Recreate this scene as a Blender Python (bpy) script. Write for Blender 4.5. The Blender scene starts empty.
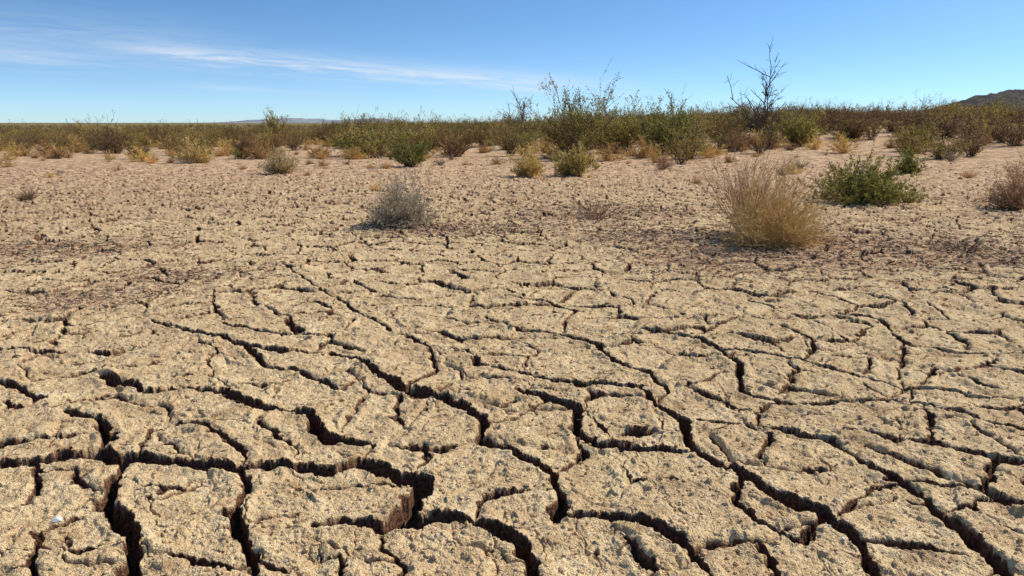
import bpy, math, time
import numpy as np
from mathutils import Vector
T0=time.time()
scene=bpy.context.scene
F=740.0; PITCH=math.radians(12.6); CH=1.5
cp,sp=math.cos(PITCH),math.sin(PITCH)
SUN_EL=math.radians(45); SUN_AZ=math.radians(66)   # azimuth from +Y towards +X

# ------------------------------------------------------------------ noise
def h2(ix,iy,seed):
    ix=ix.astype(np.int64).astype(np.uint32); iy=iy.astype(np.int64).astype(np.uint32)
    h=ix*np.uint32(374761393)+iy*np.uint32(668265263)+np.uint32((seed*2246822519+3266489917)&0xffffffff)
    h=(h^(h>>np.uint32(13)))*np.uint32(1274126177)
    h=(h^(h>>np.uint32(16)))*np.uint32(2246822519)
    h=h^(h>>np.uint32(15))
    return h
def r2(ix,iy,seed): return (h2(ix,iy,seed)&np.uint32(0xffffff)).astype(np.float32)/np.float32(16777215)
def vn(x,y,seed):
    fx=np.floor(x); fy=np.floor(y); tx=(x-fx).astype(np.float32); ty=(y-fy).astype(np.float32)
    tx=tx*tx*(3-2*tx); ty=ty*ty*(3-2*ty)
    a=r2(fx,fy,seed); b=r2(fx+1,fy,seed); c=r2(fx,fy+1,seed); d=r2(fx+1,fy+1,seed)
    return ((a+(b-a)*tx)*(1-ty)+(c+(d-c)*tx)*ty)*2-1
def fbm(x,y,seed,o=3,g=0.5):
    s=0;a=1.0;t=0
    for i in range(o):
        s=s+a*vn(x*(2.03**i)+i*17.3,y*(2.03**i)-i*9.1,seed+i*7); t+=a; a*=g
    return s/t
def ss(a,b,x):
    t=np.clip((x-a)/(b-a),0,1); return t*t*(3-2*t)
def voro(x,y,cell,seed,jit=0.85):
    x=x/cell; y=y/cell
    fx=np.floor(x); fy=np.floor(y)
    n=x.shape
    d1=np.full(n,9e9,np.float32); d2=np.full(n,9e9,np.float32)
    s1x=np.zeros(n,np.float32);s1y=np.zeros(n,np.float32);s2x=np.zeros(n,np.float32);s2y=np.zeros(n,np.float32)
    i1=np.zeros(n,np.uint32);i2=np.zeros(n,np.uint32)
    for dx in (-1,0,1):
        for dy in (-1,0,1):
            cx=fx+dx; cy=fy+dy
            px=(cx+0.5+(r2(cx,cy,seed)-0.5)*jit).astype(np.float32); py=(cy+0.5+(r2(cx,cy,seed+1)-0.5)*jit).astype(np.float32)
            idd=h2(cx,cy,seed+2)
            d=(px-x)**2+(py-y)**2
            m=d<d1; m2=(~m)&(d<d2)
            d2=np.where(m,d1,np.where(m2,d,d2)); s2x=np.where(m,s1x,np.where(m2,px,s2x)); s2y=np.where(m,s1y,np.where(m2,py,s2y)); i2=np.where(m,i1,np.where(m2,idd,i2))
            d1=np.where(m,d,d1); s1x=np.where(m,px,s1x); s1y=np.where(m,py,s1y); i1=np.where(m,idd,i1)
    L=np.sqrt((s2x-s1x)**2+(s2y-s1y)**2)+1e-6
    e=(d2-d1)/(2*L)*cell
    er=((i1^i2)*np.uint32(2654435761)>>np.uint32(8)).astype(np.float32)/16777215.0
    cr=(i1>>np.uint32(8)).astype(np.float32)/16777215.0
    cr2=((i1*np.uint32(40503))>>np.uint32(8)).astype(np.float32)/16777215.0
    return e,er,cr,cr2,(x-s1x)*cell,(y-s1y)*cell,np.abs(s2y-s1y)/L

# ------------------------------------------------------------------ terrain
def base_z(x,y):
    x=np.asarray(x,dtype=np.float64); y=np.asarray(y,dtype=np.float64)
    r=np.sqrt(x*x+y*y)
    rise=1.75*ss(22,75,r)*ss(-0.22,0.42,x/np.maximum(r,1))*(y>0)
    z=rise+0.03*fbm(x*0.35,y*0.35,3,2)*ss(1,6,r)+0.12*fbm(x*0.06,y*0.06,9,2)*ss(14,40,r)
    return z
def px2g(px,py):
    dx=(px-512)/F; dyc=-(py-288)/F
    d=np.array([dx, cp+dyc*sp, -sp+dyc*cp])
    t=CH/-d[2]
    for _ in range(12):
        p=d*t; z=float(base_z(np.array([p[0]]),np.array([p[1]]))[0]); t=0.5*t+0.5*(CH-z)/-d[2]
    return d[0]*t,d[1]*t,t

big=[ # (width m, [(px,py)...])
 (.066,[(-60,470),(0,461),(30,459),(62,456),(92,452),(110,460),(138,456),(168,463),(205,468),(243,470),(290,467),(330,471),(360,463),(388,472),(416,478),(420,494),(405,512),(388,524)]),
 (.066,[(310,528),(350,524),(388,528),(425,520),(462,521),(498,530),(518,545),(530,562),(540,590)]),
 (.052,[(98,376),(128,386),(150,394),(185,390),(218,391),(244,402),(275,410),(308,413),(317,428),(330,438),(372,446)]),
 (.052,[(128,462),(114,486),(104,506),(130,528),(136,548),(128,566),(140,590)]),
 (.048,[(244,472),(246,490),(232,512),(240,532),(252,552),(258,590)]),
 (.048,[(246,345),(285,352),(330,352),(362,360),(376,374),(402,390),(440,398),(464,406),(484,424),(480,440),(512,452),(545,466),(556,486),(560,508),(556,520)]),
 (.030,[(400,395),(395,415),(400,425)]),
 (.042,[(372,446),(364,462)]),
 (.048,[(556,380),(590,384),(640,388),(660,404),(684,420),(690,440),(702,456),(742,476),(778,500),(828,514),(856,532),(868,556),(880,590)]),
 (.048,[(520,388),(548,400),(578,410),(574,430),(600,442),(642,447),(690,450)]),
 (.036,[(578,434),(586,452),(556,470)]),
 (.047,[(758,424),(790,432),(830,440),(868,462),(905,482),(940,512),(972,540),(1000,570),(1030,600)]),
 (.036,[(556,516),(600,514),(640,520),(676,540),(700,560),(712,590)]),
 (.036,[(886,478),(940,484),(985,494),(1040,510)]),
 (.036,[(700,416),(745,424),(770,438),(758,458),(772,470)]),
 (.036,[(846,430),(880,438),(935,440),(992,456),(1060,470)]),
 (.036,[(880,400),(928,402),(984,420),(1050,434)]),
 (.028,[(905,482),(870,490),(842,512)]),
 (.030,[(985,494),(990,470),(992,456)]),
 (.030,[(860,536),(905,545),(972,556)]),
 (.030,[(720,350),(738,366),(742,388),(776,400),(826,404),(880,400),(905,388)]),
 (.026,[(776,400),(760,412),(758,424)]),
 (.032,[(430,346),(466,350),(480,366),(520,372),(556,380)]),
 (.030,[(486,318),(520,330),(560,334),(600,346),(612,362),(650,372),(668,390),(660,404)]),
 (.028,[(340,300),(370,318),(400,334),(430,346),(436,372),(402,390)]),
 (.032,[(640,330),(690,336),(720,350),(760,352),(806,362),(850,372),(905,388),(960,392),(1040,400)]),
 (.026,[(560,334),(575,310),(540,300),(505,296)]),
 (.030,[(0,404),(22,410),(38,400),(20,388),(-30,380)]),
 (.030,[(60,412),(96,418),(112,438),(92,452)]),
 (.028,[(150,320),(196,334),(246,345),(266,366),(300,372),(340,388),(376,374)]),
 (.036,[(-40,352),(10,350),(60,352),(110,354),(150,346),(196,334)]),
 (.026,[(205,428),(226,440),(243,455),(243,470)]),
 (.026,[(205,428),(180,424),(150,430),(138,456)]),
 (.026,[(556,486),(520,492),(488,498),(470,520)]),
 (.026,[(484,424),(512,420),(548,400)]),
 (.026,[(742,476),(735,500),(756,524),(800,540),(828,514)]),
 (.022,[(30,459),(40,486),(16,506),(-20,516)]),
 (.024,[(104,506),(70,520),(40,530),(30,560),(40,590)]),
 (.024,[(388,528),(382,548),(404,570),(400,590)]),
 (.026,[(800,300),(830,312),(880,320),(905,345),(960,352),(1040,356)]),
 (.022,[(905,345),(900,368),(905,388)]),
 (.026,[(806,362),(815,340),(780,325),(740,318),(690,336)]),
 (.024,[(925,402),(930,420),(935,440)]),
 (.020,[(280,262),(300,276),(320,290),(340,300),(380,296),(420,300)]),
]
segs=[]
for w,pts in big:
    P=[px2g(a,b)[:2] for a,b in pts]
    n=len(P)
    for i in range(n-1):
        vx=P[i+1][0]-P[i][0]; vy=P[i+1][1]-P[i][1]; hz=abs(vx)/(math.hypot(vx,vy)+1e-6)
        rm=math.hypot(*P[i]); k=1.0+0.75*hz*hz+0.035*max(0,rm-3)
        wa=w*k*(0.45 if i==0 else 1); wb=w*k*(0.45 if i==n-2 else 1)
        segs.append((P[i],P[i+1],wa,wb))
litter_spots=[(px2g(820,250)[:2],2.2),(px2g(720,258)[:2],1.1),(px2g(960,252)[:2],1.6),(px2g(600,214)[:2],1.6),(px2g(402,230)[:2],.8),(px2g(90,300)[:2],.5),(px2g(180,275)[:2],.6),(px2g(640,236)[:2],.8),(px2g(480,230)[:2],.9),(px2g(60,250)[:2],.9)]

def ground(x,y):
    x=np.asarray(x,dtype=np.float32); y=np.asarray(y,dtype=np.float32)
    r=np.sqrt(x*x+y*y)
    z=base_z(x,y).astype(np.float32)
    crack=np.zeros_like(r); cell=np.full_like(r,0.5); red=np.zeros_like(r)
    idx=np.nonzero(r<36)[0]
    X=x[idx];Y=y[idx];R=r[idx]
    n1=fbm(X*1.5,Y*1.5,11,2); n2=fbm(X*1.5,Y*1.5,23,2)
    n3=fbm(X*9,Y*9,31,3,0.6); n4=fbm(X*9,Y*9,37,3,0.6)
    n5=vn(X*55,Y*55,41); n6=vn(X*110,Y*110,43); n7=vn(X*26,Y*26,45); n8=vn(X*26,Y*26,46)
    wx=X+0.15*n1+0.045*n3+0.009*n7; wy=Y+0.15*n2+0.045*n4+0.009*n8
    grow=1+0.06*np.clip(R-3,0,14)
    fade=1-ss(15,27,R+4.0*n1)
    left=ss(0.15,0.75,-X/np.maximum(R,.1)+0.18*n1)*ss(3.8,6.5,R)
    rag=0.005*n5+0.003*n6+0.006*n7
    e,er,cr,cr2,lx,ly,hz=voro(wx,wy*0.95,0.45,5)
    wmod=np.clip(0.88+0.65*fbm(X*2.2,Y*2.2,51,2),0.25,1.5)
    w1=(0.009+0.029*er**1.4)*wmod*grow*(1-0.22*left)*fade*(0.8+0.75*hz*hz)
    dt=np.full_like(R,-1.0); dts=np.full_like(R,9.0); wt=np.zeros_like(R)
    tx=X+0.030*n3+0.010*n7; ty=Y+0.030*n4+0.010*n8
    near=np.nonzero(R<11)[0]
    nx=tx[near];ny=ty[near]; ndt=dt[near]; nw=wt[near]; nds=dts[near]
    for (a,b,wa,wb) in segs:
        M=0.22
        m=np.nonzero((nx>min(a[0],b[0])-M)&(nx<max(a[0],b[0])+M)&(ny>min(a[1],b[1])-M)&(ny<max(a[1],b[1])+M))[0]
        if m.size==0: continue
        vx=b[0]-a[0];vy=b[1]-a[1];L2=vx*vx+vy*vy+1e-9
        t=np.clip(((nx[m]-a[0])*vx+(ny[m]-a[1])*vy)/L2,0,1)
        d=np.sqrt((nx[m]-a[0]-t*vx)**2+(ny[m]-a[1]-t*vy)**2)
        w=(wa+(wb-wa)*t)
        v=w/2-d
        better=v>ndt[m]
        mm=m[better]; ndt[mm]=v[better]; nw[mm]=w[better]
        nds[m]=np.minimum(nds[m],d)
    dt[near]=ndt; wt[near]=nw; dts[near]=nds
    wmod2=0.92+0.45*vn(X*5,Y*5,61)+0.22*vn(X*17,Y*17,62)
    in_t=wt*wmod2/2-(wt/2-dt)
    w1=w1*(0.3+0.7*ss(0.07,0.20,dts))
    in1=w1/2-e
    e2,er2,c3,c4,_,_,hz2=voro(wx+0.02*n4+3.3,wy+7.7,0.21,77)
    w2=np.where(er2>0.5,0.003+0.009*er2**2,0)*grow*fade*np.clip(0.45+1.1*vn(X*1.3,Y*1.3,63),0,1.3)*(0.7+0.8*hz2)
    w2=w2*(1+0.8*left+0.5*ss(7,12,R))
    in2=w2/2-e2
    h=np.zeros_like(R); ck=np.zeros_like(R)
    soft=0.005+0.0006*R
    for inn,w,dm,cw in ((in_t,wt*wmod2,0.16,1),(in1,w1,0.115,1),(in2,w2,0.025,.6)):
        dep=np.clip(w*2.7,0,dm)*(w>0.001)
        rg_=rag*np.clip(w/0.025,0,1)
        t=np.clip((inn+rg_+soft*0.3)/soft,0,1)*(w>0.001)
        dd=dep*t*(0.72+0.28*np.clip((inn+rg_)/0.03,0,1))
        h=np.maximum(h,dd)
        tc=np.clip((inn+rg_+(0.003+0.0009*R)*np.clip(w/0.02,0,1)*cw)/(0.005+0.0005*R),0,1)*(w>0.001)  # colour mask spreads past the crack, painting lit walls and plate rims dark
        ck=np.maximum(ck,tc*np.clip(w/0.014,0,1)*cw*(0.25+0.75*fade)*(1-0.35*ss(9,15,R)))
    ed=np.minimum(np.where(w1>0.006,e,1),dts)
    plate=(cr-0.5)*0.022+(cr2-0.5)*0.07*lx+(c3-0.5)*0.07*ly
    plate=plate*ss(0.0,0.03,e)*(1-ss(14,24,R))
    curl=-0.004*np.exp(-np.clip(ed,0,1)/0.012)+0.011*np.exp(-((ed-0.045)/0.028)**2)
    q=fbm(X*4.5+0.15*n7,Y*4.5,85,4,0.6)*5.0; fq=q-np.floor(q); ter=(np.floor(q)+ss(0.85,1.0,fq))*0.0045
    q2=fbm(X*15,Y*15,87,3,0.6)*4.0; fq2=q2-np.floor(q2); ter2=(np.floor(q2)+ss(0.8,1.0,fq2))*0.0022
    mic=0.002*n3+0.0018*n5+0.0014*n6+0.0024*n7+ter*np.clip(1+0.05*R,1,2)+ter2
    pit=-0.006*ss(0.5,0.8,vn(X*33,Y*33,71))
    rough=np.clip(left*.8+ss(8,15,R)*0.75+0.3*ss(0.2,0.7,fbm(X*0.8,Y*0.8,81,2)),0,1.3)
    cl=fbm(X*4,Y*6,83,4,0.65)
    mic=mic+pit+rough*0.032*np.abs(cl)*(1+ss(12,20,R))+rough*0.008*np.abs(n3)
    far=ss(36,28,R)
    z[idx]+= (plate+curl+mic)*np.clip(far,0,1)-h+0.008*n3*ck*np.clip(h*20,0,1)
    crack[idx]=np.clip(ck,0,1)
    cell[idx]=np.clip(cr,0,1)
    rd=0.18*rough+0.42*fbm(X*1.0,Y*1.9,91,5,.65)-0.0+0.07*left+0.14*ss(9,16,R)
    for (c,rad) in litter_spots:
        rd=rd+0.85*np.exp(-(((X-c[0])/rad)**2+((Y-c[1])/(rad*0.8))**2))*(0.6+1.0*n3)
    rd=rd+0.35*np.exp(-np.clip(ed,0,1)/0.02)*ss(-.2,.6,n4)
    red[idx]=np.clip(rd,0,1)
    return z,crack,cell,red,r

# ------------------------------------------------------------------ mesh helper
def mesh_np(name,verts,faces,cols=None,smooth=False,k=None):
    me=bpy.data.meshes.new(name)
    verts=np.asarray(verts,dtype=np.float32)
    if not isinstance(faces,list): faces=[faces]
    lt=[];flat=[]
    for f in faces:
        f=np.asarray(f,dtype=np.int32)
        if f.size==0: continue
        flat.append(f.ravel()); lt.append(np.full(f.shape[0],f.shape[1],np.int32))
    flat=np.concatenate(flat); lt=np.concatenate(lt)
    me.vertices.add(len(verts)); me.vertices.foreach_set('co',verts.ravel())
    me.loops.add(len(flat)); me.loops.foreach_set('vertex_index',flat)
    me.polygons.add(len(lt)); ls=np.concatenate([[0],np.cumsum(lt)[:-1]]).astype(np.int32)
    me.polygons.foreach_set('loop_start',ls)
    try: me.polygons.foreach_set('loop_total',lt)
    except Exception: pass
    me.polygons.foreach_set('use_smooth',np.full(len(lt),smooth,dtype=bool))
    if cols is not None:
        a=me.color_attributes.new('col','FLOAT_COLOR','POINT'); a.data.foreach_set('color',np.asarray(cols,dtype=np.float32).ravel())
    me.update(calc_edges=True)
    return me
def add(name,me,mat,loc=(0,0,0),coll=None,rz=0):
    o=bpy.data.objects.new(name,me); o.location=loc; o.rotation_euler[2]=rz
    if mat: me.materials.append(mat)
    (coll or scene.collection).objects.link(o); return o

# ------------------------------------------------------------------ node helper
class N:
    def __init__(s,nt): s.nt=nt
    def __call__(s,t,ins=None,**kw):
        n=s.nt.nodes.new(t)
        for k,v in kw.items(): setattr(n,k,v)
        for k,v in (ins or {}).items():
            if hasattr(v,'is_output') : s.nt.links.new(v,n.inputs[k])
            else: n.inputs[k].default_value=v
        return n
    def m(s,op,a,b=0.0,clamp=False):
        n=s('ShaderNodeMath',{0:a,1:b},operation=op); n.use_clamp=clamp; return n.outputs[0]
    def mix(s,f,a,b,mode='MIX'):
        n=s.nt.nodes.new('ShaderNodeMix'); n.data_type='RGBA'; n.blend_type=mode
        for i,v in ((0,f),(6,a),(7,b)):
            if hasattr(v,'is_output'): s.nt.links.new(v,n.inputs[i])
            else: n.inputs[i].default_value=v if i==0 else (*v,1) if len(v)==3 else v
        return n.outputs[2]
    def ramp(s,f,stops):
        n=s('ShaderNodeValToRGB',{0:f}); cr=n.color_ramp
        while len(cr.elements)<len(stops): cr.elements.new(0.5)
        for e,(p,c) in zip(cr.elements,stops): e.position=p; e.color=(*c,1) if len(c)==3 else c
        return n.outputs[0]
    def noise(s,v,scale,detail=4,rough=.55,dist=0):
        return s('ShaderNodeTexNoise',{'Vector':v,'Scale':scale,'Detail':detail,'Roughness':rough,'Distortion':dist}).outputs[0]
def newmat(name):
    m=bpy.data.materials.new(name); m.use_nodes=True; m.node_tree.nodes.clear(); return m,N(m.node_tree)

def ground_material(name,is_clod=False):
    m,n=newmat(name); nt=m.node_tree
    geo=n('ShaderNodeNewGeometry'); P=geo.outputs['Position']
    at=n('ShaderNodeAttribute',attribute_name='col'); sep=n('ShaderNodeSeparateColor',{0:at.outputs[0]})
    crack,cell,red=sep.outputs[0],sep.outputs[1],sep.outputs[2]
    med=n.noise(P,5,4,.7); fine=n.noise(P,55,3,.7); grain=n.noise(P,230,1,.6)
    tan=n.ramp(med,[(0.33,(0.44,0.28,0.14)),(0.47,(0.68,0.48,0.26)),(0.66,(0.85,0.645,0.375))])
    tan=n.mix(n.m('MULTIPLY',cell,0.35),tan,(0.56,0.37,0.19))
    tan=n.mix(n.ramp(fine,[(0.46,(0,0,0)),(0.62,(1,1,1))]),tan,n.mix(0.55,tan,(0.36,0.21,0.10)))
    tan=n.mix(n.m('MULTIPLY',n.ramp(grain,[(0.58,(0,0,0)),(0.68,(1,1,1))]),0.7),tan,(0.90,0.75,0.50))
    tan=n.mix(n.m('MULTIPLY',n.ramp(grain,[(0.31,(1,1,1)),(0.41,(0,0,0))]),0.8),tan,(0.18,0.10,0.055))
    redc=n.ramp(med,[(0.32,(0.25,0.14,0.077)),(0.5,(0.46,0.29,0.17)),(0.68,(0.65,0.45,0.28))])
    redc=n.mix(n.m('MULTIPLY',n.ramp(fine,[(0.52,(0,0,0)),(0.62,(1,1,1))]),0.65),redc,(0.17,0.085,0.05))
    rf=n.m('MULTIPLY',n.m('ADD',red,n.m('MULTIPLY',n.m('SUBTRACT',fine,0.5),1.3)),1.2,True)
    rf=n.m('MULTIPLY',rf,n.ramp(red,[(0.0,(0,0,0)),(0.35,(1,1,1))]))
    col=n.mix(rf,tan,redc)
    ln=n('ShaderNodeVectorMath',{0:P},operation='LENGTH').outputs['Value']
    farf=n('ShaderNodeMapRange',{0:ln,1:11.0,2:24.0}).outputs[0]
    sand=n.ramp(n.noise(P,3.0,4,.85),[(0.42,(0.20,0.105,0.06)),(0.49,(0.48,0.295,0.17)),(0.62,(0.72,0.49,0.305))])
    col=n.mix(n.m('MULTIPLY',farf,0.8),col,sand)
    plain=n('ShaderNodeMapRange',{0:ln,1:45.0,2:110.0}).outputs[0]
    veg=n.ramp(n.noise(P,0.35,3,.7),[(0.38,(0.12,0.10,0.035)),(0.55,(0.22,0.17,0.07)),(0.68,(0.42,0.28,0.15))])
    col=n.mix(plain,col,veg)
    if not is_clod:
        soil_shade=n.mix(n.ramp(fine,[(0.40,(0,0,0)),(0.62,(1,1,1))]),(0.065,0.031,0.019),(0.23,0.115,0.068))  # brown soil under the crust, with crack shade painted into its colour
        col=n.mix(n.ramp(crack,[(0.10,(0,0,0)),(0.55,(1,1,1))]),col,soil_shade)
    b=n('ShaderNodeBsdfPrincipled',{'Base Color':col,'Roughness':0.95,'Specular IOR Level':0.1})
    hsum=n.m('ADD',n.noise(P,42,3,.74),n.m('MULTIPLY',n.noise(P,190,1,.7),0.5))
    bp=n('ShaderNodeBump',{'Strength':1.0,'Distance':0.0145,'Height':hsum})
    nt.links.new(bp.outputs[0],b.inputs['Normal'])
    o=n('ShaderNodeOutputMaterial',{0:b.outputs[0]})
    return m
mat_ground=ground_material('cracked_clay'); mat_clod=ground_material('clay_crumbs',True)

# ------------------------------------------------------------------ ground sheet
ang=np.radians(np.concatenate([np.arange(-42,42,0.055),np.arange(42,318,2.0)]))
dep=np.radians(np.linspace(36,0.27,1000)); rr=CH/np.tan(dep)
rows=np.concatenate([np.linspace(0.25,rr[0],40)[:-1],rr,np.geomspace(rr[-1]*1.15,6000,14)])
nr,na=len(rows),len(ang)
RR,AA=np.meshgrid(rows,ang,indexing='ij')
GX=(RR*np.sin(AA)).ravel(); GY=(RR*np.cos(AA)).ravel()
gz,gc,gcell,gred,gr=ground(GX,GY)
V=np.stack([GX,GY,gz],1)
ii=np.arange(nr-1)[:,None]*na; jj=np.arange(na)[None,:]; j2=(jj+1)%na
Q=np.stack([ii+jj,ii+na+jj,ii+na+j2,ii+j2],-1).reshape(-1,4)
Q=Q[:,::-1]
V=np.vstack([V,[[0,0,0]]]); cidx=len(V)-1
TRI=np.stack([np.full(na,cidx),np.arange(na),(np.arange(na)+1)%na],1)[:,::-1]
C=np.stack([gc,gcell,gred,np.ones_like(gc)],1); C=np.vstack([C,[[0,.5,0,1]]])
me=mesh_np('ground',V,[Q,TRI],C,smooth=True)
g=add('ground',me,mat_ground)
print('ground',len(V),time.time()-T0)

# ------------------------------------------------------------------ plants
def plant_material(name,trans=0.3,var=0.25):
    m,n=newmat(name); nt=m.node_tree
    at=n('ShaderNodeAttribute',attribute_name='col'); oi=n('ShaderNodeObjectInfo')
    hs=n('ShaderNodeHueSaturation',{'Hue':n.m('ADD',0.5-0.034,n.m('MULTIPLY',oi.outputs['Random'],0.034)),'Saturation':1.0,'Value':n.m('ADD',1-var,n.m('MULTIPLY',oi.outputs['Random'],2*var)),'Color':at.outputs[0]})
    d=n('ShaderNodeBsdfPrincipled',{'Base Color':hs.outputs[0] if var>0 else at.outputs[0],'Roughness':0.7,'Specular IOR Level':0.2})
    t=n('ShaderNodeBsdfTranslucent',{'Color':hs.outputs[0] if var>0 else at.outputs[0]})
    mx=n('ShaderNodeMixShader',{0:trans,1:d.outputs[0],2:t.outputs[0]})
    n('ShaderNodeOutputMaterial',{0:mx.outputs[0]})
    return m
mat_plant=plant_material('shrub_foliage',0.42,0.34); mat_hero=plant_material('bush_foliage',0.35,0.0); mat_bark=plant_material('dry_bark',0.0,0.0)

def unit(v): return v/(np.linalg.norm(v,axis=-1,keepdims=True)+1e-9)
def tubes(poly,rad,col,rng):
    n,k,_=poly.shape
    d=np.empty_like(poly); d[:,:-1]=poly[:,1:]-poly[:,:-1]; d[:,-1]=d[:,-2]; d=unit(d)
    ref=unit(rng.normal(size=(n,1,3)))
    u=unit(np.cross(d,np.broadcast_to(ref,d.shape))); w=np.cross(d,u)
    vs=[]
    for a in (0,2.094,4.189): vs.append(poly+(u*math.cos(a)+w*math.sin(a))*rad[...,None])
    v=np.stack(vs,2).reshape(-1,3)
    b=(np.arange(n)[:,None]*k+np.arange(k-1)[None,:])*3; b=b.ravel()
    q=np.concatenate([np.stack([b+i,b+(i+1)%3,b+3+(i+1)%3,b+3+i],1) for i in range(3)])
    c=np.repeat(np.repeat(col[:,None,:],k,1)[:,:,None,:],3,2).reshape(-1,3)
    return v,q,c
def pick(rng,cols,n,j=0.18):
    cols=np.array(cols); c=cols[rng.integers(0,len(cols),n)]
    return c*(1+rng.uniform(-j,j,(n,1)))
def sample(poly,idx,t):
    k=poly.shape[1]; f=t*(k-1); i=np.minimum(f.astype(int),k-2); a=(f-i)[:,None]
    p0=poly[idx,i];p1=poly[idx,i+1]; return p0*(1-a)+p1*a, unit(p1-p0)
def shrub(seed,H,W,nm=40,ns=200,nt=600,leaves=2000,lsize=.03,r0=.008,leafc=((.1,.11,.03),),stemc=((.2,.15,.1),),spread=1.2,leaf_lo=0.35,wild=.7,asp=0.5,up=0.25,base=0.06,twlen=.4,lmin=.55,flop=0.0):
    rng=np.random.default_rng(seed)
    a=rng.uniform(0,2*np.pi,nm); th=spread*np.sqrt(rng.uniform(0,1,nm))
    dirv=np.stack([np.sin(th)*np.cos(a),np.sin(th)*np.sin(a),np.cos(th)],1)
    lob=1+0.22*np.sin(a*2+rng.uniform(0,6))+0.14*np.sin(a*5+rng.uniform(0,6))
    L=lob/np.sqrt((np.sin(th)/(W/2))**2+(np.cos(th)/H)**2)*rng.uniform(lmin,1.0,nm)
    k=6; t=np.linspace(0,1,k)[None,:,None]
    bp=np.stack([rng.normal(0,base*W,nm),rng.normal(0,base*W,nm),np.zeros(nm)-0.02],1)[:,None,:]
    hor=dirv*[1,1,0]; ver=dirv*[0,0,1]
    main=bp+(hor[:,None,:]*t**1.15+ver[:,None,:]*t**0.9)*L[:,None,None]
    main[...,2]-=flop*L[:,None]*(t[...,0]**2)*np.sin(th)[:,None]
    main=main+np.cumsum(rng.normal(0,.03,(nm,k,3)),1)*L[:,None,None]*t
    main[...,2]=np.maximum(main[...,2],-0.02+0.01*t[...,0])
    vs=[];qs=[];cs=[];off=0
    def put(v,q,c):
        nonlocal off
        vs.append(v);qs.append(q+off);cs.append(c);off+=len(v)
    tp=np.linspace(1,0.35,k)[None,:]
    put(*tubes(main,r0*rng.uniform(.6,1.2,(nm,1))*tp,pick(rng,stemc,nm),rng))
    def children(par,Lp,n,lo,hi,fl,kk,wd):
        idx=rng.integers(0,par.shape[0],n); tt=lo+(hi-lo)*rng.uniform(0,1,n)**0.8
        o,d=sample(par,idx,tt)
        dd=unit(d*0.9+rng.normal(size=(n,3))*wd*0.6+np.array([0,0,up]))
        LL=Lp[idx]*fl*rng.uniform(.5,1.25,n)
        s=np.linspace(0,1,kk)[None,:,None]
        p=o[:,None,:]+dd[:,None,:]*LL[:,None,None]*s
        p=p+np.cumsum(rng.normal(0,.06,(n,kk,3)),1)*LL[:,None,None]*s
        p[...,2]=np.maximum(p[...,2],0.0)
        return p,LL
    allp=[main]
    if ns:
        sub,Ls=children(main,L,ns,.15,.97,twlen,4,wild)
        put(*tubes(sub,r0*.5*rng.uniform(.6,1.2,(ns,1))*np.linspace(1,.4,4)[None],pick(rng,stemc,ns),rng)); allp.append(sub)
    if nt:
        tw,Lt=children(sub,Ls,nt,.2,1.,twlen*1.15,3,wild*1.1)
        put(*tubes(tw,r0*.28*rng.uniform(.7,1.2,(nt,1))*np.linspace(1,.5,3)[None],pick(rng,stemc,nt),rng)); allp.append(tw)
    if leaves:
        src=allp[-1]; n1=int(leaves*.75) if len(allp)>1 else leaves
        i=rng.integers(0,src.shape[0],n1); p,d=sample(src,i,rng.uniform(.1,1,n1))
        if n1<leaves:
            s2=allp[-2]; i2=rng.integers(0,s2.shape[0],leaves-n1); p2,d2=sample(s2,i2,rng.uniform(leaf_lo,1,leaves-n1)); p=np.vstack([p,p2]); d=np.vstack([d,d2])
        keep=(p[:,2]/H>leaf_lo*rng.uniform(.2,1,len(p))) ; p=p[keep]; d=d[keep]; nl=len(p)
        sz=lsize*rng.uniform(.55,1.3,(nl,1))
        ax=unit(d*.6+rng.normal(size=(nl,3))*.6+np.array([0,0,.25])); sd=unit(np.cross(ax,rng.normal(size=(nl,3))))
        p=p+rng.normal(size=(nl,3))*lsize*.35
        v=np.stack([p,p+ax*sz*.5+sd*sz*asp*.5,p+ax*sz,p+ax*sz*.5-sd*sz*asp*.5],1).reshape(-1,3)
        q=np.arange(nl*4).reshape(-1,4)
        c=pick(rng,leafc,nl,.25)
        cl=0.5+0.5*np.sin(p[:,0]*9/W+seed)*np.sin(p[:,1]*9/W+1.3*seed)*np.sin(p[:,2]*7/H+seed*.7)
        c=c*(0.75+0.5*cl[:,None])
        put(v,q,np.repeat(c,4,0))
    v=np.vstack(vs);q=np.vstack(qs);c=np.vstack(cs)
    return v,q,np.hstack([c,np.ones((len(c),1))])

OLIVE=((.40,.31,.065),(.47,.365,.085),(.28,.225,.05),(.52,.39,.13))
YELL=((.62,.46,.15),(.54,.40,.12),(.70,.52,.21))
GREEN=((.22,.215,.045),(.28,.265,.055),(.165,.165,.038),(.35,.305,.075))
BROWN=((.32,.20,.08),(.25,.165,.065),(.24,.175,.055),(.40,.26,.11))
GREY=((.48,.39,.27),(.36,.29,.20),(.56,.46,.33))
STEM=((.17,.12,.08),(.22,.16,.11),(.13,.09,.06))
STRAW=((.74,.52,.22),(.62,.42,.17),(.82,.61,.31),(.50,.35,.13))

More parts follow.
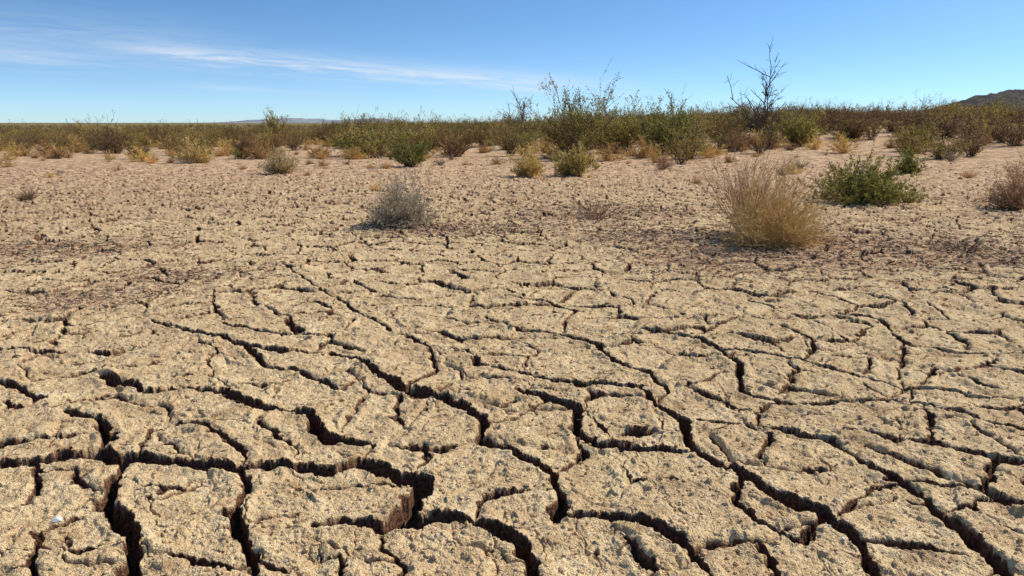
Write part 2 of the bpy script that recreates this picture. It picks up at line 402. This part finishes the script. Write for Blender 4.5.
lib=bpy.data.collections.new('desert_scrub_library')
specs=[
 dict(H=1.5,W=1.9,nm=34,ns=150,nt=420,leaves=2600,lsize=.055,r0=.014,leafc=OLIVE,stemc=STEM,spread=.95,leaf_lo=.2),
 dict(H=1.9,W=1.7,nm=30,ns=150,nt=420,leaves=2600,lsize=.055,r0=.016,leafc=GREEN+OLIVE,stemc=STEM,spread=.75,leaf_lo=.25),
 dict(H=1.1,W=1.7,nm=40,ns=160,nt=420,leaves=2600,lsize=.05,r0=.012,leafc=GREEN,stemc=STEM,spread=1.25,leaf_lo=.1),
 dict(H=0.9,W=1.4,nm=50,ns=160,nt=420,leaves=2400,lsize=.05,r0=.010,leafc=YELL+OLIVE,stemc=STRAW,spread=1.25,leaf_lo=.1),
 dict(H=1.4,W=1.8,nm=34,ns=180,nt=500,leaves=1900,lsize=.05,r0=.014,leafc=BROWN,stemc=STEM,spread=1.0,leaf_lo=.1),
 dict(H=0.55,W=.8,nm=160,ns=200,nt=0,leaves=500,lsize=.06,r0=.006,leafc=STRAW,stemc=STRAW,spread=1.1,leaf_lo=.05,asp=.2),
 dict(H=1.2,W=1.6,nm=36,ns=180,nt=700,leaves=400,lsize=.05,r0=.012,leafc=GREY,stemc=GREY+STEM,spread=1.1),
]
for i,s in enumerate(specs):
    v,q,c=shrub(100+i,**s); add('scrub_kind_%d'%i,mesh_np('scrub_kind_%d'%i,v,q,c),mat_plant,coll=lib)

# scatter of the distant scrub
rng=np.random.default_rng(7)
edge_px=[(-400,168),(0,166),(100,163),(200,161),(300,156),(400,163),(500,163),(600,164),(700,158),(780,155),(860,156),(940,158),(1024,160),(1500,162)]
ea=[];er_=[]
for px,py in edge_px:
    gx,gy,_=px2g(px,py); ea.append(math.degrees(math.atan2(gx,gy))); er_.append(math.hypot(gx,gy))
pts=[]
def scatter(n,rmin,rmax,amax=52):
    r=np.sqrt(rng.uniform(rmin**2,rmax**2,n)); a=rng.uniform(-amax,amax,n); return r,a
for (n,r0_,r1_) in ((2300,14,62),(2100,62,130),(2400,130,330)):
    r,a=scatter(n,r0_,r1_)
    er1=np.interp(a,ea,er_)
    x=r*np.sin(np.radians(a)); y=r*np.cos(np.radians(a))
    dens=0.5+0.5*fbm(x*0.15,y*0.15,5,2)
    edge_soft=er1*(1+0.16*fbm(x*0.3,y*0.3,8,2))
    prob=np.where(r>edge_soft, np.where(r<edge_soft+16,0.60,0.9)*ss(0.18,0.50,dens+ (r>80)*.3), np.where(r>edge_soft*.72,0.26,np.where(r>15,0.05,0)))
    k=rng.uniform(0,1,n)<prob
    for R_,A_,X_,Y_,E_ in zip(r[k],a[k],x[k],y[k],edge_soft[k]): pts.append((R_,A_,X_,Y_,R_<E_))
pts=np.array(pts); n=len(pts); print('scrub n',n)
R_,A_=pts[:,0],pts[:,1]
idx=np.zeros(n,int); sc=np.zeros(n)
for i in range(n):
    a=A_[i]; u=rng.uniform()
    if a<-14: kinds=[0,0,3,3,5,4,3,2]; s=rng.uniform(.45,.85)
    elif a<12: kinds=[0,1,0,2,4,0,3,3]; s=rng.uniform(.55,1.0)
    elif a<22: kinds=[0,4,0,1,4,4,3,2]; s=rng.uniform(.6,1.0)
    else: kinds=[4,4,0,4,0,3,4,4]; s=rng.uniform(.6,1.0)
    if pts[i,4]: idx[i]=rng.choice([5,5,5,3,6]); s*=rng.uniform(.25,.6)
    elif R_[i]<er_[2]+8 and rng.uniform()<.45: idx[i]=rng.choice([5,5,3,3]); s*=.85
    else: idx[i]=kinds[rng.integers(0,8)]
    if R_[i]>130: s*=0.9
    sc[i]=s*(1.0 if rng.uniform()<.93 else 1.3)
pz=base_z(pts[:,2],pts[:,3])
me=bpy.data.meshes.new('desert_scrub'); me.vertices.add(n)
me.vertices.foreach_set('co',np.stack([pts[:,2],pts[:,3],pz-0.02],1).astype(np.float32).ravel())
at=me.attributes.new('idx','INT','POINT'); at.data.foreach_set('value',idx.astype(np.int32))
at=me.attributes.new('rot','FLOAT_VECTOR','POINT'); at.data.foreach_set('vector',np.stack([np.zeros(n),np.zeros(n),rng.uniform(0,6.28,n)],1).astype(np.float32).ravel())
at=me.attributes.new('scl','FLOAT_VECTOR','POINT'); at.data.foreach_set('vector',np.stack([sc*rng.uniform(.9,1.4,n),sc*rng.uniform(.9,1.4,n),sc],1).astype(np.float32).ravel())
ob=bpy.data.objects.new('desert_scrub',me); scene.collection.objects.link(ob)
ng=bpy.data.node_groups.new('scatter_scrub','GeometryNodeTree')
ng.interface.new_socket('Geometry',in_out='INPUT',socket_type='NodeSocketGeometry'); ng.interface.new_socket('Geometry',in_out='OUTPUT',socket_type='NodeSocketGeometry')
gi=ng.nodes.new('NodeGroupInput'); go=ng.nodes.new('NodeGroupOutput'); ip=ng.nodes.new('GeometryNodeInstanceOnPoints'); ci=ng.nodes.new('GeometryNodeCollectionInfo')
ci.inputs['Collection'].default_value=lib; ci.inputs['Separate Children'].default_value=True; ci.inputs['Reset Children'].default_value=True
def na_(nm,t):
    q=ng.nodes.new('GeometryNodeInputNamedAttribute'); q.data_type=t; q.inputs['Name'].default_value=nm; return q.outputs[0]
ng.links.new(gi.outputs[0],ip.inputs['Points']); ng.links.new(ci.outputs[0],ip.inputs['Instance']); ip.inputs['Pick Instance'].default_value=True
ng.links.new(na_('idx','INT'),ip.inputs['Instance Index']); ng.links.new(na_('rot','FLOAT_VECTOR'),ip.inputs['Rotation']); ng.links.new(na_('scl','FLOAT_VECTOR'),ip.inputs['Scale'])
ng.links.new(ip.outputs[0],go.inputs[0])
md=ob.modifiers.new('scatter','NODES'); md.node_group=ng

# hero plants
def hero(name,seed,px,by,wpx,top,mat=mat_hero,**kw):
    x,y,t=px2g(px,by)
    W=wpx*t/F*1.1; H=(by-top)*t/F*1.1
    v,q,c=shrub(seed,H=H,W=W,**kw)
    z=float(base_z(np.array([x]),np.array([y]))[0])
    return add(name,mesh_np(name,v,q,c),mat,(x,y,z-0.01))
hero('grey_saltbush',1,402,225,56,179,nm=240,ns=1800,nt=6000,leaves=18000,lsize=.026,r0=.005,leafc=GREY,stemc=GREY+((.30,.24,.17),),spread=1.45,leaf_lo=.02,base=.12,lmin=.75,twlen=.25)
hero('straw_tumbleweed',2,774,243,98,174,nm=420,ns=2200,nt=7000,leaves=7000,lsize=.04,r0=.005,leafc=STRAW+((.48,.38,.11),),stemc=STRAW,spread=1.35,leaf_lo=.02,base=.09,asp=.16,wild=.7,up=.15,lmin=.5,flop=.12,twlen=.36)
hero('dry_weed',3,748,234,100,148,nm=90,ns=360,nt=1000,leaves=500,lsize=.02,r0=.006,leafc=((.58,.38,.22),(.50,.34,.19)),stemc=((.52,.34,.19),(.58,.40,.23)),spread=.85,leaf_lo=.3,wild=.6,up=.3)
hero('green_creosote_bush',4,862,202,74,158,nm=260,ns=1500,nt=3500,leaves=32000,lsize=.036,r0=.006,leafc=GREEN+GREEN+OLIVE,stemc=STEM,spread=1.5,leaf_lo=.01,lmin=.8,base=.14,twlen=.2)
hero('dry_shrub',5,280,174,38,150,nm=110,ns=600,nt=1500,leaves=4500,lsize=.05,r0=.008,leafc=YELL+GREY,stemc=STRAW+GREY,spread=1.4,leaf_lo=.05,lmin=.7,twlen=.28)
hero('dry_shrub',6,197,163,38,143,nm=90,ns=400,nt=1000,leaves=3500,lsize=.055,r0=.009,leafc=YELL,stemc=STRAW,spread=1.3,leaf_lo=.05)
hero('creosote_bush',7,360,156,54,128,nm=60,ns=400,nt=1200,leaves=9000,lsize=.06,r0=.012,leafc=GREEN,stemc=STEM,spread=1.3,leaf_lo=.05)
hero('creosote_bush',8,412,167,42,135,nm=80,ns=500,nt=1500,leaves=10000,lsize=.05,r0=.010,leafc=GREEN,stemc=STEM,spread=1.2,leaf_lo=.05,twlen=.28,lmin=.7)
hero('creosote_bush',9,573,176,42,141,nm=80,ns=500,nt=1500,leaves=10000,lsize=.05,r0=.010,leafc=OLIVE+YELL,stemc=STEM,spread=1.3,leaf_lo=.02,twlen=.27,lmin=.7)
hero('rabbitbrush',10,528,177,32,148,nm=80,ns=400,nt=1000,leaves=6000,lsize=.05,r0=.008,leafc=YELL,stemc=STRAW,spread=1.2,leaf_lo=.02,twlen=.28,lmin=.7)
hero('creosote_bush',11,572,158,88,98,nm=50,ns=400,nt=1300,leaves=9500,lsize=.08,r0=.018,leafc=GREEN+OLIVE,stemc=STEM,spread=.9,leaf_lo=.2)
hero('creosote_bush',12,668,154,84,114,nm=50,ns=400,nt=1200,leaves=9000,lsize=.08,r0=.016,leafc=GREEN,stemc=STEM,spread=1.1,leaf_lo=.1)
hero('creosote_bush',13,622,152,76,112,nm=50,ns=300,nt=1200,leaves=9000,lsize=.08,r0=.016,leafc=OLIVE,stemc=STEM,spread=1.0,leaf_lo=.1)
hero('dry_weed',14,663,170,28,154,nm=60,ns=300,nt=600,leaves=900,lsize=.035,r0=.006,leafc=((.48,.28,.17),),stemc=((.46,.28,.17),(.38,.23,.14)),spread=1.3)
hero('dry_weed',15,596,219,66,198,nm=40,ns=160,nt=400,leaves=150,lsize=.02,r0=.005,leafc=((.40,.24,.15),),stemc=((.40,.26,.16),(.32,.2,.13)),spread=1.45)
hero('dry_weed',16,1012,209,52,166,nm=140,ns=900,nt=2800,leaves=5000,lsize=.03,r0=.006,leafc=((.46,.26,.14),(.40,.25,.12)),stemc=((.46,.28,.16),(.38,.23,.14)),spread=1.4,leaf_lo=.03,up=.1,lmin=.7,twlen=.3)
hero('creosote_bush',17,908,174,28,152,nm=50,ns=300,nt=900,leaves=4500,lsize=.05,r0=.008,leafc=GREEN,stemc=STEM,spread=1.1,leaf_lo=.05)
hero('creosote_bush',18,942,159,44,138,nm=50,ns=300,nt=900,leaves=5500,lsize=.06,r0=.01,leafc=OLIVE+BROWN,stemc=STEM,spread=1.2,leaf_lo=.1)
hero('creosote_bush',19,914,151,36,127,nm=50,ns=300,nt=900,leaves=5500,lsize=.06,r0=.01,leafc=GREEN+OLIVE,stemc=STEM,spread=1.0,leaf_lo=.05)
hero('creosote_bush',20,800,146,58,110,nm=50,ns=300,nt=1000,leaves=7500,lsize=.08,r0=.012,leafc=OLIVE+GREEN,stemc=STEM,spread=1.1,leaf_lo=.1)
hero('dry_weed',21,30,200,24,188,nm=50,ns=200,nt=400,leaves=200,lsize=.02,r0=.006,leafc=((.32,.21,.13),),stemc=((.34,.22,.14),(.26,.17,.1)),spread=1.2)
hero('dry_shrub',26,962,252,70,238,nm=60,ns=200,nt=400,leaves=100,lsize=.02,r0=.004,leafc=((.32,.21,.13),),stemc=((.26,.16,.1),(.2,.12,.08)),spread=1.5)
hero('bare_mesquite_tree',23,764,140,78,86,mat=mat_bark,nm=18,ns=200,nt=900,leaves=0,r0=.055,stemc=((.12,.085,.06),(.16,.115,.08)),spread=1.05,base=.03,wild=1.1)
hero('bare_mesquite_tree',24,522,138,44,98,mat=mat_bark,nm=10,ns=80,nt=320,leaves=0,r0=.045,stemc=((.14,.10,.06),(.17,.12,.08)),spread=.8,base=.02,wild=.9)
hero('creosote_bush',25,275,142,22,110,nm=24,ns=160,nt=600,leaves=2600,lsize=.09,r0=.02,leafc=OLIVE,stemc=STEM,spread=.6,leaf_lo=.3)

# ------------------------------------------------------------------ clods, pebbles, twigs
phi=(1+5**.5)/2
iv=unit(np.array([(-1,phi,0),(1,phi,0),(-1,-phi,0),(1,-phi,0),(0,-1,phi),(0,1,phi),(0,-1,-phi),(0,1,-phi),(phi,0,-1),(phi,0,1),(-phi,0,-1),(-phi,0,1)],float))
it=np.array([(0,11,5),(0,5,1),(0,1,7),(0,7,10),(0,10,11),(1,5,9),(5,11,4),(11,10,2),(10,7,6),(7,1,8),(3,9,4),(3,4,2),(3,2,6),(3,6,8),(3,8,9),(4,9,5),(2,4,11),(6,2,10),(8,6,7),(9,8,1)])
def rocks(n,rmin,rmax,smin,smax,seed,amax=42,mask=None):
    rng=np.random.default_rng(seed)
    r=np.exp(rng.uniform(np.log(rmin),np.log(rmax),n)); a=np.radians(rng.uniform(-amax,amax,n))
    x=r*np.sin(a); y=r*np.cos(a)
    z,ck,ce,rd,_=ground(x,y)
    keep=ck<0.15
    if mask: keep&=mask(x,y,rd,rng)
    x,y,z,ce,rd,r=x[keep],y[keep],z[keep],ce[keep],rd[keep],r[keep]; n=len(x)
    s=smin*(smax/smin)**(rng.uniform(0,1,n)**2.2)*(1+0.05*r)
    sc=s[:,None,None]*rng.uniform(.5,1.2,(n,1,3))*[1,1,.65]
    v=iv[None]*sc*rng.uniform(.7,1.25,(n,12,1))
    th=rng.uniform(0,6.28,n); c_,s_=np.cos(th)[:,None],np.sin(th)[:,None]
    vx=v[...,0]*c_-v[...,1]*s_; vy=v[...,0]*s_+v[...,1]*c_
    v=np.stack([vx+x[:,None],vy+y[:,None],v[...,2]+(z+s*.22)[:,None]],-1).reshape(-1,3)
    f=(it[None]+(np.arange(n)*12)[:,None,None]).reshape(-1,3)
    col=np.stack([np.zeros(n),ce,rd,np.ones(n)],1)
    return v,f,np.repeat(col,12,0)
v,f,c=rocks(24000,1.9,22,.0022,.014,3); add('clay_crumbs',mesh_np('clay_crumbs',v,f,c),mat_clod)
v,f,c=rocks(24000,4.0,30,.006,.028,4,mask=lambda x,y,rd,rg: rg.uniform(0,1,len(x))<rd*1.4-.02); add('soil_clods',mesh_np('soil_clods',v,f,c),mat_clod)
def simple_rock_mat(name,a,b):
    m,n=newmat(name); P=n('ShaderNodeNewGeometry').outputs['Position']
    col=n.ramp(n.noise(P,30,4),[(0.35,a),(0.65,b)])
    bs=n('ShaderNodeBsdfPrincipled',{'Base Color':col,'Roughness':0.8}); n('ShaderNodeOutputMaterial',{0:bs.outputs[0]}); return m
v,f,c=rocks(420,1.9,12,.003,.008,5); add('pale_pebbles',mesh_np('pale_pebbles',v,f),simple_rock_mat('quartz',(.62,.6,.57),(.8,.79,.76)))
v,f,c=rocks(500,1.9,16,.002,.007,6); add('dark_pebbles',mesh_np('dark_pebbles',v,f),simple_rock_mat('dark_stone',(.09,.065,.05),(.18,.12,.09)))
x,y,t=px2g(57,519); rg=np.random.default_rng(9)
vv=iv*[.026,.016,.012]*rg.uniform(.8,1.2,(12,1)); zz=float(ground(np.array([x]),np.array([y]))[0][0])
add('white_stone',mesh_np('white_stone',vv,it),bpy.data.materials['quartz'],(x,y,zz+.006),rz=.4)
def twigs(n,seed):
    rng=np.random.default_rng(seed)
    cs=[]
    for (c,rad) in litter_spots:
        k=int(n*rad/10); cs.append(np.array(c)+rng.normal(0,.6,(k,2))*[rad*1.2,rad*.9])
    rr_=np.exp(rng.uniform(np.log(3.5),np.log(24),n//3)); aa=np.radians(rng.uniform(-42,42,n//3)); cs.append(np.stack([rr_*np.sin(aa),rr_*np.cos(aa)],1))
    p=np.vstack(cs); z=ground(p[:,0],p[:,1])[0]; n=len(p); R=np.hypot(p[:,0],p[:,1])
    L=rng.uniform(.015,.06,n)*(1+.06*R); th=rng.uniform(0,6.28,n)
    d=np.stack([np.cos(th),np.sin(th),rng.uniform(-.05,.25,n)],1)*L[:,None]
    o=np.stack([p[:,0],p[:,1],z+.005],1)
    poly=np.stack([o-d*.5*[1,1,0],o+rng.normal(0,.12,(n,3))*L[:,None]*[1,1,.3]+[0,0,.003],o+d*.5],1)
    rad=np.repeat((.001+.0003*R)[:,None],3,1)
    return tubes(poly,rad,pick(rng,((.16,.09,.06),(.25,.15,.10),(.11,.07,.05),(.42,.32,.21)),n),rng)
v,q,c=twigs(6500,12); add('twig_litter',mesh_np('twig_litter',v,q,np.hstack([c,np.ones((len(c),1))])),mat_bark)

# ------------------------------------------------------------------ distant hill and mountains
def ridge(name,a0,a1,R,width,prof,mat,na=220,nb=24,rough=.2):
    A=np.radians(np.linspace(a0,a1,na)); B=np.linspace(0,1,nb)
    AA,BB=np.meshgrid(A,B,indexing='ij'); rr=R+BB*width
    x=rr*np.sin(AA); y=rr*np.cos(AA)
    hgt=prof(np.degrees(AA))*np.sin(BB*np.pi)**.8
    z=hgt*(1+rough*fbm(x*8/R*4,y*8/R*4,15,5,.6))-.5
    v=np.stack([x,y,z],-1).reshape(-1,3)
    i=np.arange(na-1)[:,None]*nb+np.arange(nb-1)[None]; i=i.ravel()
    add(name,mesh_np(name,v,np.stack([i,i+nb,i+nb+1,i+1],1),smooth=True),mat)
def hill_mat(name,a,b,sc):
    m,n=newmat(name); P=n('ShaderNodeNewGeometry').outputs['Position']
    col=n.ramp(n.noise(P,sc,5,.7),[(0.38,a),(0.62,b)])
    bs=n('ShaderNodeBsdfPrincipled',{'Base Color':col,'Roughness':1.0,'Specular IOR Level':0.0}); n('ShaderNodeOutputMaterial',{0:bs.outputs[0]}); return m
ridge('distant_hill',22,58,430,260,lambda d: 20.5*ss(23,34.5,d)*(1-.25*ss(45,58,d)),hill_mat('hill_scrub',(.05,.05,.05),(.13,.11,.10),.25),rough=.3)
ridge('distant_mountains',-24,-4,3200,900,lambda d: 18*np.exp(-((d+16)/4.0)**2)+15*np.exp(-((d+10)/2.0)**2),hill_mat('mountain_haze',(.20,.22,.26),(.27,.28,.31),.004),rough=.8)

# ------------------------------------------------------------------ sky
w=bpy.data.worlds.new('World'); scene.world=w; w.use_nodes=True; nt=w.node_tree; nt.nodes.clear(); n=N(nt)
tc=n('ShaderNodeTexCoord'); D=tc.outputs['Generated']
sx=n('ShaderNodeSeparateXYZ',{0:D})
zz=n.m('ADD',n.m('MULTIPLY',n.m('MAXIMUM',sx.outputs[2],0.0),3.0),0.03)
cv=n('ShaderNodeCombineXYZ',{0:sx.outputs[0],1:sx.outputs[1],2:zz})
nv=n('ShaderNodeVectorMath',{0:cv.outputs[0]},operation='NORMALIZE')
sky=n('ShaderNodeTexSky'); sky.sky_type='NISHITA'; sky.sun_disc=False; sky.sun_elevation=SUN_EL; sky.sun_rotation=SUN_AZ
sky.air_density=1.0; sky.dust_density=0.6; sky.ozone_density=2.0
try: nt.links.new(nv.outputs[0],sky.inputs[0])
except Exception as ex: print('sky vec fail',ex)
skc=n.mix(1.0,sky.outputs[0],(0.84,1.30,1.54),'MULTIPLY')
az=n.m('MULTIPLY',n.m('ARCTAN2',sx.outputs[0],sx.outputs[1]),57.2958); el=n.m('MULTIPLY',n.m('ARCSINE',sx.outputs[2]),57.2958)
hz=n.m('MULTIPLY',n.m('EXPONENT',n.m('MULTIPLY',n.m('MAXIMUM',el,0.0),-0.34)),0.62)
skc=n.mix(hz,skc,(5.9,7.2,8.0))
def streak(a0,e0,a1,e1,wid,amp,seed):
    sl=(e1-e0)/(a1-a0)
    line=n.m('ADD',e0,n.m('MULTIPLY',n.m('SUBTRACT',az,a0),sl))
    off=n.m('SUBTRACT',el,line)
    vec=n('ShaderNodeCombineXYZ',{0:n.m('MULTIPLY',az,.13),1:n.m('MULTIPLY',off,1.6),2:float(seed)})
    ns=n.noise(vec.outputs[0],1.6,7,.62,.6)
    off2=n.m('ADD',off,n.m('MULTIPLY',n.m('SUBTRACT',ns,.5),wid*2.2))
    g=n.m('EXPONENT',n.m('MULTIPLY',n.m('POWER',n.m('ABSOLUTE',n.m('DIVIDE',off2,wid)),1.6),-1.0))
    k0=n('ShaderNodeMapRange',{0:az,1:a0-3,2:a0+5},interpolation_type='SMOOTHSTEP').outputs[0]; k1=n('ShaderNodeMapRange',{0:az,1:a1+5,2:a1-9},interpolation_type='SMOOTHSTEP').outputs[0]
    f=n.m('MULTIPLY',n.m('MULTIPLY',g,k0),k1)
    f=n.m('MULTIPLY',f,n.m('MULTIPLY',n('ShaderNodeMapRange',{0:ns,1:.3,2:.62}).outputs[0],amp))
    return f
def px_ae(px,py):
    d=np.array([(px-512)/F,cp-(py-288)/F*sp,-sp-(py-288)/F*cp]); d/=np.linalg.norm(d)
    return math.degrees(math.atan2(d[0],d[1])),math.degrees(math.asin(d[2]))
def st(p,q,wid,amp,seed): return streak(*px_ae(*p),*px_ae(*q),wid,amp,seed)
c=n.m('ADD',st((120,46),(630,88),.60,.72,1),st((-100,40),(150,62),.9,.36,2))
c=n.m('ADD',c,st((170,84),(330,94),.25,.30,5))
c=n.m('ADD',c,st((-200,5),(240,38),1.2,.16,8),True)
col=n.mix(c,skc,(7.2,7.7,8.3))
bg=n('ShaderNodeBackground',{'Color':col,'Strength':0.114}); n('ShaderNodeOutputWorld',{0:bg.outputs[0]})

sl=bpy.data.lights.new('sun','SUN'); sl.energy=5.0; sl.angle=math.radians(.53); sl.color=(1,.93,.78)
so=bpy.data.objects.new('sun',sl); scene.collection.objects.link(so)
sd=Vector((math.sin(SUN_AZ)*math.cos(SUN_EL),math.cos(SUN_AZ)*math.cos(SUN_EL),math.sin(SUN_EL)))
so.rotation_euler=sd.to_track_quat('Z','Y').to_euler(); so.location=(20,10,30)

cam=bpy.data.cameras.new('camera'); cam.sensor_width=36; cam.lens=36*F/1024; cam.clip_end=20000; cam.clip_start=.05
co=bpy.data.objects.new('camera',cam); co.location=(0,0,CH); co.rotation_euler=(math.pi/2-PITCH,0,0); scene.collection.objects.link(co); scene.camera=co
scene.view_settings.view_transform='Standard'; scene.view_settings.look='None'; scene.view_settings.exposure=0
print('done',time.time()-T0)
